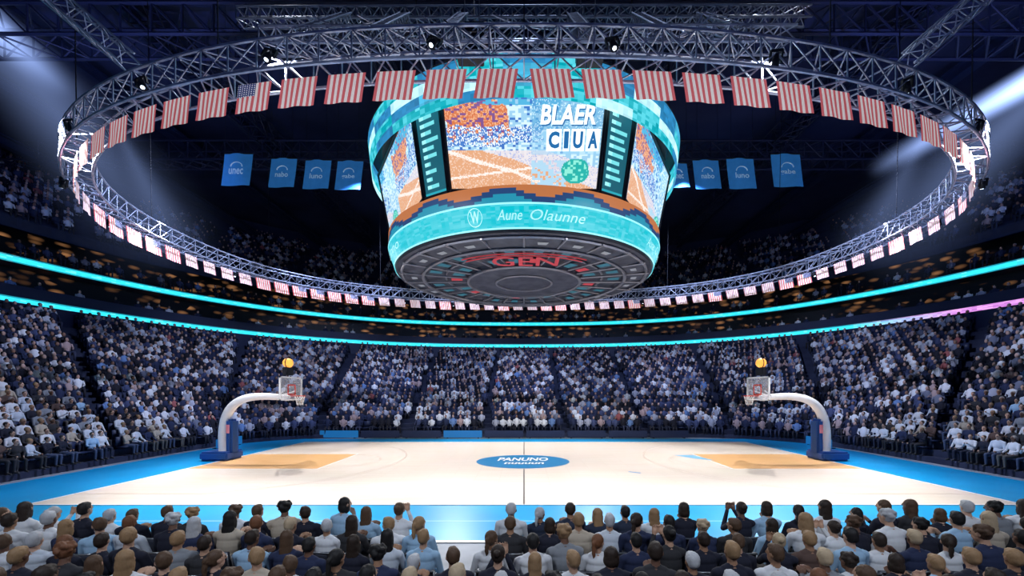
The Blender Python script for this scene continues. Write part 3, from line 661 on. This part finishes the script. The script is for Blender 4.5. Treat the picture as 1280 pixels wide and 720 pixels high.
poses=[('lap',0,0,False,0,'short'),('lap',14,4,True,.05,'long'),('clap',-10,0,False,.04,'short'),('knee',22,-6,False,.16,'curly'),('chin',-25,0,True,.1,'bob'),('lap',-35,0,True,0,'pony'),('knee',5,8,False,.1,'short'),('phone',0,0,True,.03,'bun'),('lap',38,0,False,-.03,'short'),('clap',12,0,True,.06,'long')]
protos=[]
for i,(po,ya,pi_,fe,le,hs) in enumerate(poses):
    pr,head=body_prims(po,ya,pi_,fe,le); bmh=prim_to_mesh('person_body',pr,.0105,BM,TAGS,1); hm=hair_mesh(hs,head); protos.append((bmh,hm,hs,po))
def tubes_path(pts,r,sides=6):
    return [(pts[i],pts[i+1],r) for i in range(len(pts)-1)]
ch=empty('folding_chair',(0,0,-50))
V,Fc=box((0,.06,.425),(.42,.42,.035),.014); meshobj('seat',V,Fc,[M_chair],True,ch)
V,Fc=grid(lambda u,v:((u-.5)*.42,-.17-.03*math.cos((u-.5)*3)-.06*v,.6+.26*v),8,4)
o=meshobj('backrest',V,Fc,[M_chair],True,ch); s_=o.modifiers.new('s','SOLIDIFY'); s_.thickness=.03
sg=[]
for s in(-1,1):
    sg+=tubes_path([(s*.2,-.25,.86),(s*.2,-.17,.45),(s*.2,.28,.012)],.013); sg+=tubes_path([(s*.18,.2,.42),(s*.18,-.22,.012)],.013)
sg+=[((-.2,-.25,.86),(.2,-.25,.86),.013),((-.18,-.15,.1),(.18,-.15,.1),.01),((-.2,.2,.1),(.2,.2,.1),.01)]
V,Fc=tubes(sg,6); meshobj('frame',V,Fc,[M_chrome],True,ch)
meta(ch,'dark folding chair with steel tube frame','chair','courtside folding chairs')
SH=[((.012,.014,.03),'black'),((.02,.03,.08),'navy'),((.75,.77,.8),'white'),((.03,.03,.035),'charcoal'),((.35,.55,.75),'pale blue'),((.25,.27,.3),'grey'),((.5,.43,.34),'beige'),((.1,.06,.05),'brown'),((.6,.66,.74),'grey')]
SW=[.22,.16,.21,.12,.09,.06,.04,.03,.07]
HC=[((.03,.018,.012),'brown'),((.1,.055,.03),'brown'),((.36,.22,.11),'blond'),((.012,.011,.011),'black'),((.55,.56,.58),'grey'),((.55,.42,.27),'blond'),((.2,.08,.035),'auburn')]
HW=[.27,.2,.12,.16,.14,.06,.05]
nperson=0
WH=([.75,.77,.8],'white'); DK=([.02,.03,.06],'navy')
def seat_person(x,y,z,rot,fixed=None):
    global nperson
    k=int(rng.integers(len(protos)))
    if protos[k][3]=='phone' and rng.random()<.6: k=0
    bmh,hm,hs,po=protos[k]
    c,cn=SH[rng.choice(len(SH),p=SW)] if fixed is None else fixed; hcol,hn=HC[rng.choice(len(HC),p=HW)]
    s=float(rng.uniform(.93,1.05))
    b=bpy.data.objects.new('person',bmh); link(b); b.location=(x,y,z); b.rotation_euler=(0,0,rot+float(rng.normal(0,.14))); b.scale=(s*float(rng.uniform(.99,1.12)),s,s); b.color=(*c,1)
    h=bpy.data.objects.new('hair',hm); link(h); h.parent=b; h.color=(*hcol,1)
    what={'lap':'hands in lap','clap':'clapping','knee':'leaning forward','chin':'hand at chin','phone':'hands raised'}[po]
    hst={'short':'short','long':'long','curly':'curly','bob':'bobbed','pony':'ponytailed','bun':'tied'}[hs]
    meta(b,'seated person in %s top, %s %s hair, %s'%(cn,hst,hn,what),'person','courtside spectators')
    nperson+=1
    copytree(ch,(x,y,z),rot)
rows=[(6.85,0),(6.2,.2),(5.55,.05),(4.9,.25),(4.3,.1)]
for ri,(yy,off) in enumerate(rows):
    half=(CX/F)*yy+.6; x=-half+off
    while x<half:
        px=CX+x*F/yy; fx=None
        skip=(528<px<603 and ri<3) or (ri==0 and (565<px<618)) or (ri==1 and 600<px<640)
        if ri==0:
            if rng.random()<.1 and abs(px-655)>120: skip=True
            if abs(px-640)<19 or abs(px-485)<18: fx=WH
            elif 668<px<790: fx=DK
        if not skip: seat_person(x+float(rng.normal(0,.03)),yy+float(rng.normal(0,.05)),0,float(rng.normal(0,.05)),fx)
        x+=.48
for c in list(ch.children): bpy.data.objects.remove(c)
bpy.data.objects.remove(ch)
midm=[]
for po,ya,le in(('lap',0,0),('clap',15,.05),('knee',-15,.15),('lap',30,0),('cheer',0,0)):
    pr,_=body_prims(po,ya,0,False,le,False,True); midm.append(prim_to_mesh('person_body',pr,.026,BM,TAGS,0))
def tmpl():
    parts=[]
    def ell(c,r,u,v,tag):
        bm=bmesh.new(); bmesh.ops.create_uvsphere(bm,u_segments=u,v_segments=v,radius=1,matrix=Matrix.Translation(c)@Matrix.Diagonal((*r,1)))
        bm.verts.index_update(); parts.append((np.array([x.co[:] for x in bm.verts]),[[w.index for w in f.verts] for f in bm.faces],tag)); bm.free()
    ell((0,.01,1.23),(.085,.095,.125),6,5,0); ell((0,-.02,1.27),(.095,.095,.1),6,4,1)
    V=[];Fc=[]
    pro=[(.44,.17,.13),(.7,.16,.12),(.98,.2,.11),(1.05,.13,.08),(1.12,.05,.05)]
    for z,a,b in pro:
        for k in range(6): t=2*math.pi*(k+.5)/6; V.append((a*1.1*math.cos(t),b*1.1*math.sin(t),z))
    for i in range(4):
        for k in range(6): Fc.append([i*6+k,i*6+(k+1)%6,i*6+6+(k+1)%6,i*6+6+k])
    parts.append((np.array(V),Fc,2))
    for s in(-1,1):
        v,f=tubes([((s*.22,0,1.0),(s*.25,.1,.74),.055,.045),((s*.25,.1,.74),(s*.1,.3,.68),.045,.035)],4); parts.append((np.array([w[:] for w in v]),f,2))
        v,f=tubes([((s*.1,.0,.52),(s*.12,.42,.5),.09,.07),((s*.12,.42,.5),(s*.12,.4,.03),.065,.05)],4); parts.append((np.array([w[:] for w in v]),f,3))
    V=np.concatenate([p[0] for p in parts]); tag=np.concatenate([np.full(len(p[0]),p[2]) for p in parts]); Fc=[];o=0
    for p in parts: Fc+=[[i+o for i in f] for f in p[1]]; o+=len(p[0])
    return V,Fc,tag
TV,TF,TT=tmpl()
def tile(name,TV,TF,places,colors,TT,label,cat,m=M_crowd):
    n=len(places); nv=len(TV); pl=np.array(places); c,s=np.cos(pl[:,3]),np.sin(pl[:,3]); sc_=pl[:,4]
    X=(TV[None,:,0]*c[:,None]-TV[None,:,1]*s[:,None])*sc_[:,None]+pl[:,0:1]; Y=(TV[None,:,0]*s[:,None]+TV[None,:,1]*c[:,None])*sc_[:,None]+pl[:,1:2]; Z=TV[None,:,2]*sc_[:,None]+pl[:,2:3]
    co=np.stack([X,Y,Z],-1).reshape(-1,3).astype(np.float32)
    li=np.concatenate([np.array(f) for f in TF]); ln=np.array([len(f) for f in TF])
    LI=(li[None]+np.arange(n)[:,None]*nv).ravel(); LN=np.tile(ln,n); LS=np.r_[0,np.cumsum(LN)[:-1]]
    me=bpy.data.meshes.new(name); me.vertices.add(len(co)); me.vertices.foreach_set('co',co.ravel()); me.loops.add(len(LI)); me.loops.foreach_set('vertex_index',LI.astype(np.int32))
    me.polygons.add(len(LN)); me.polygons.foreach_set('loop_start',LS.astype(np.int32)); me.update(calc_edges=True); me.validate()
    if colors is not None:
        a=me.color_attributes.new('Col','FLOAT_COLOR','POINT'); cc=np.array(colors)[:,TT,:]; cc=np.concatenate([cc,np.ones(cc.shape[:2]+(1,))],-1); a.data.foreach_set('color',cc.astype(np.float32).ravel())
    me.materials.append(m); o=link(bpy.data.objects.new(name,me)); meta(o,label,cat,kind='stuff'); return o
skins=np.array([(.52,.32,.26),(.62,.42,.36),(.27,.15,.11),(.54,.36,.3)]); hairs=np.array([(.03,.02,.015),(.06,.04,.03),(.25,.18,.12),(.02,.02,.02),(.5,.5,.52)])
shc=np.array([(.85,.87,.92),(.45,.47,.57),(.02,.03,.08),(.012,.013,.025),(.06,.08,.18),(.18,.2,.28),(.46,.34,.34),(.16,.28,.55),(.4,.12,.12)]); shp=[.16,.10,.25,.24,.11,.06,.04,.03,.01]
pants=np.array([(.02,.025,.05),(.025,.025,.035),(.04,.05,.1)])
def pcolors(n):
    return np.stack([skins[rng.integers(4,size=n)],hairs[rng.choice(5,size=n,p=[.38,.27,.1,.18,.07])],shc[rng.choice(9,size=n,p=shp)],pants[rng.integers(3,size=n)]],1)
places=[];seats=[]
aisle_x=[2.9,8.6,14.6,20.5,26.5,32]
for i in range(lower.rows):
    q=(i+.45)/lower.rows; z=lower.rowz(i)
    T=np.linspace(-lower.L0,lower.L0,1200); p=np.array([lower.pos(t,q) for t in T]); d=np.r_[0,np.cumsum(np.hypot(*np.diff(p,axis=0).T))]
    m=int(d[-1]/.52)
    for j in range(m):
        dd=(j+.5)*.52; t=np.interp(dd,d,T); x=np.interp(dd,d,p[:,0]); y=np.interp(dd,d,p[:,1])
        if any(abs(abs(t)-a)<.3 for a in aisle_x): continue
        if y<abs(x)/1.42-3.5: continue
        k=min(len(T)-2,int(np.searchsorted(d,dd))); tx,ty=p[min(k+1,len(p)-1)]-p[max(k-1,0)]; rot=math.atan2(ty,tx)+math.pi
        seats.append((x,y,z,rot,1.))
        if rng.random()<.05: continue
        places.append((x+rng.normal(0,.03),y+rng.normal(0,.04),z,rot+rng.normal(0,.2),rng.uniform(.88,1.0)))
places=np.array(places); dist=np.hypot(places[:,0],places[:,1])
inview=np.abs(places[:,0])<places[:,1]*1.30
order=np.argsort(np.where(inview,dist,1e6)); nI=300-nperson
near=order[:max(0,nI)]; rest=np.setdiff1d(np.arange(len(places)),near)
for i in near:
    x,y,z,r,s=places[i]; c,cn=SH[rng.choice(len(SH),p=[.17,.15,.28,.1,.05,.08,.04,.03,.1])]
    k=int(rng.choice(5,p=[.35,.25,.15,.23,.02])); o=link(bpy.data.objects.new('person',midm[k])); o.location=(x,y,z); o.rotation_euler=(0,0,r); o.scale=(s,s,s); o.color=(*c,1)
    meta(o,'person in %s top seated in the stand, %s'%(cn,['hands in lap','clapping','leaning forward','head turned','arms raised'][k]),'person','spectators in the front rows')
rp=list(places[rest])
for B,dens in((upper,.6),):
    for i in range(B.rows):
        q=(i+.45)/B.rows; z=B.rowz(i); T=np.linspace(-B.L0,B.L0,900); p=np.array([B.pos(t,q) for t in T]); d=np.r_[0,np.cumsum(np.hypot(*np.diff(p,axis=0).T))]
        for j in range(int(d[-1]/.62)):
            dd=(j+.5)*.62; t=np.interp(dd,d,T); x=np.interp(dd,d,p[:,0]); y=np.interp(dd,d,p[:,1])
            if y<abs(x)/1.4-3 or rng.random()>dens or abs((abs(t)%8)-4)<.5: continue
            k=min(len(T)-2,int(np.searchsorted(d,dd))); tx,ty=p[min(k+1,len(p)-1)]-p[max(k-1,0)]
            rp.append((x,y,z,math.atan2(ty,tx)+math.pi,1.0))
for c,z in(((32.3,32.6,2.4),9.2),((34.3,34.7,2.4),12.2)):
    cv=curve(*c)
    for sg in(-1,1):
        for dd in np.arange(.4,cv[1][-1],.7):
            if rng.random()<.4: continue
            x,y=at(cv,dd); x=sg*x
            if y<abs(x)/1.4-3: continue
            rp.append((x,y,z,math.atan2(-(x),(y-YC))+math.pi,.9))
tile('spectator_crowd',TV,TF,rp,pcolors(len(rp)),TT,'dense seated crowd in mixed white, grey and navy clothing','crowd')
v1,f1=merge([box((0,.02,.42),(.46,.42,.06)),box((0,-.2,.66),(.46,.06,.46))]); v1=np.array([v[:] for v in v1])
o=tile('stadium_seats',v1,f1,seats,None,None,'rows of dark blue folding stadium seats under the crowd','seats',mat('seat_blue',(.015,.025,.07),.5))
# ---------------------------------------------------------------- lights
def spot(loc,tgt,e,col=(1,1,1),ang=70,blend=.6,r=.12):
    l=bpy.data.lights.new('spot','SPOT'); l.energy=e; l.color=col; l.spot_size=math.radians(ang); l.spot_blend=blend; l.shadow_soft_size=r
    o=link(bpy.data.objects.new('spotlight',l)); o.location=loc; o.rotation_euler=(Vector(tgt)-Vector(loc)).to_track_quat('-Z','Y').to_euler(); return o
C1=(1,.97,.96)
for sx in(-1,1):
    spot((sx*13,11,RZ+.5),(sx*7,18,0),5400,C1,88); spot((sx*14,24,RZ+.5),(sx*7,19,0),4700,C1,88); spot((sx*5.5,9,RZ+.5),(sx*2,17,0),4000,C1,88); spot((sx*5,29.5,RZ+.5),(sx*2,20,0),4000,C1,84)
    spot((sx*15.5,18,RZ+.5),(sx*14,14,0),1500,C1,90)
B=(.55,.64,1)
for sx in(-1,1):
    spot((sx*8,20,16),(sx*24,17,1),9000,(.6,.68,1),70); spot((sx*9,24,16),(sx*20,36,2),6500,B,75); spot((sx*3,27,16),(sx*6,40,2),5600,B,75)
    spot((sx*14,20,14),(sx*42,32,19),1300,(.3,.42,1),80); spot((sx*4,28,14),(sx*12,58,18),400,(.3,.42,1),80)
    spot((sx*9,14,19),(sx*3.5,5,0),5600,(.8,.88,1),70)
    spot((sx*7,-3,13),(sx*4,6.5,0),2900,(.8,.88,1),80)  # unseen spots added behind the camera to brighten the front rows' backs
    spot((sx*20,16,14),(sx*26,24,27),2600,(.2,.28,1),110)  # blue uplights added only to brighten the roof
spot((0,12,24),(0,10,10),1800,(.6,.72,1),110)
# light shafts painted as self-glowing volume cones, not cast by any lamp
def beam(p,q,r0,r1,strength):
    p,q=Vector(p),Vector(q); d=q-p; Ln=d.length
    m=bpy.data.materials.new('emissive_shaft'); m.use_nodes=True; nt=m.node_tree; nt.nodes.clear(); nn=nt.nodes.new; lk=nt.links.new
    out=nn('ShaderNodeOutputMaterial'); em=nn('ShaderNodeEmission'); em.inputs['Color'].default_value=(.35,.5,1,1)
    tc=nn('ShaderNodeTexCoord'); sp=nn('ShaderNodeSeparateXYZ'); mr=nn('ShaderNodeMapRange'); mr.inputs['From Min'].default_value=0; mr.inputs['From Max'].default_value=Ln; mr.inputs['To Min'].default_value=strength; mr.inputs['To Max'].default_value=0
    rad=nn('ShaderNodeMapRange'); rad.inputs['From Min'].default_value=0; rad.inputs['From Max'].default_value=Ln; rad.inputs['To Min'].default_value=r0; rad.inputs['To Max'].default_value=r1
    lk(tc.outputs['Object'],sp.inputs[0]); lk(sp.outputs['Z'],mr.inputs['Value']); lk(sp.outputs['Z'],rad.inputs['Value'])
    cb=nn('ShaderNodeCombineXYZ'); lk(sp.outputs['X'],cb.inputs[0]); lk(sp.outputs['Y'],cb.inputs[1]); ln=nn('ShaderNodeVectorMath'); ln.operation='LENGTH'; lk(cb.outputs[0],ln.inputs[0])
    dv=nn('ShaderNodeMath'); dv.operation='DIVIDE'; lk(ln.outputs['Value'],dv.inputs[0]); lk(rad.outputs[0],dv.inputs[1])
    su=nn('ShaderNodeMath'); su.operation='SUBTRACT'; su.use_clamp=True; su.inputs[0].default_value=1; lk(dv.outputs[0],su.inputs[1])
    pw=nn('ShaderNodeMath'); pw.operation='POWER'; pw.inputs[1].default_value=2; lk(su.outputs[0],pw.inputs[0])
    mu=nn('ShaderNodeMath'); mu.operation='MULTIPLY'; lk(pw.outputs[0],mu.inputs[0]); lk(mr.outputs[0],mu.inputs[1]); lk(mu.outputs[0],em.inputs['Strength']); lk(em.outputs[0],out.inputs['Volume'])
    V,Fc=tubes([((0,0,0),(0,0,Ln),r0,r1)],24); o=meshobj('painted_light_cone',V,Fc,[m]); o.location=p; o.rotation_euler=d.to_track_quat('Z','Y').to_euler(); meta(o,'soft blue self-glowing cone imitating a light beam below the roof','light beam','painted light beams')
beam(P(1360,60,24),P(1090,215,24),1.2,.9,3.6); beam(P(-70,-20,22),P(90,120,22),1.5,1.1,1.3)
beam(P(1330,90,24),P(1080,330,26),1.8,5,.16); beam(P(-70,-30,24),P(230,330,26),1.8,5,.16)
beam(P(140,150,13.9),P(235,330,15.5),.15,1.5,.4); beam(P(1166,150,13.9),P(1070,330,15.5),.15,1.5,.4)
w=bpy.data.worlds.new('arena_air'); sc.world=w; w.use_nodes=True; w.node_tree.nodes['Background'].inputs[0].default_value=(.02,.035,.14,1); w.node_tree.nodes['Background'].inputs[1].default_value=.5
# ---------------------------------------------------------------- camera
cam=bpy.data.cameras.new('camera'); co_=link(bpy.data.objects.new('camera',cam)); cam.sensor_width=36; cam.lens=F/1280*36; cam.shift_x=-(CX-640)/1280; cam.shift_y=(HY-360)/1280; cam.clip_end=300
co_.location=(0,0,CH); co_.rotation_euler=(math.pi/2,0,0); sc.camera=co_
sc.view_settings.view_transform='Standard'
print('persons',nperson,'places',len(places),'crowd',len(rp))
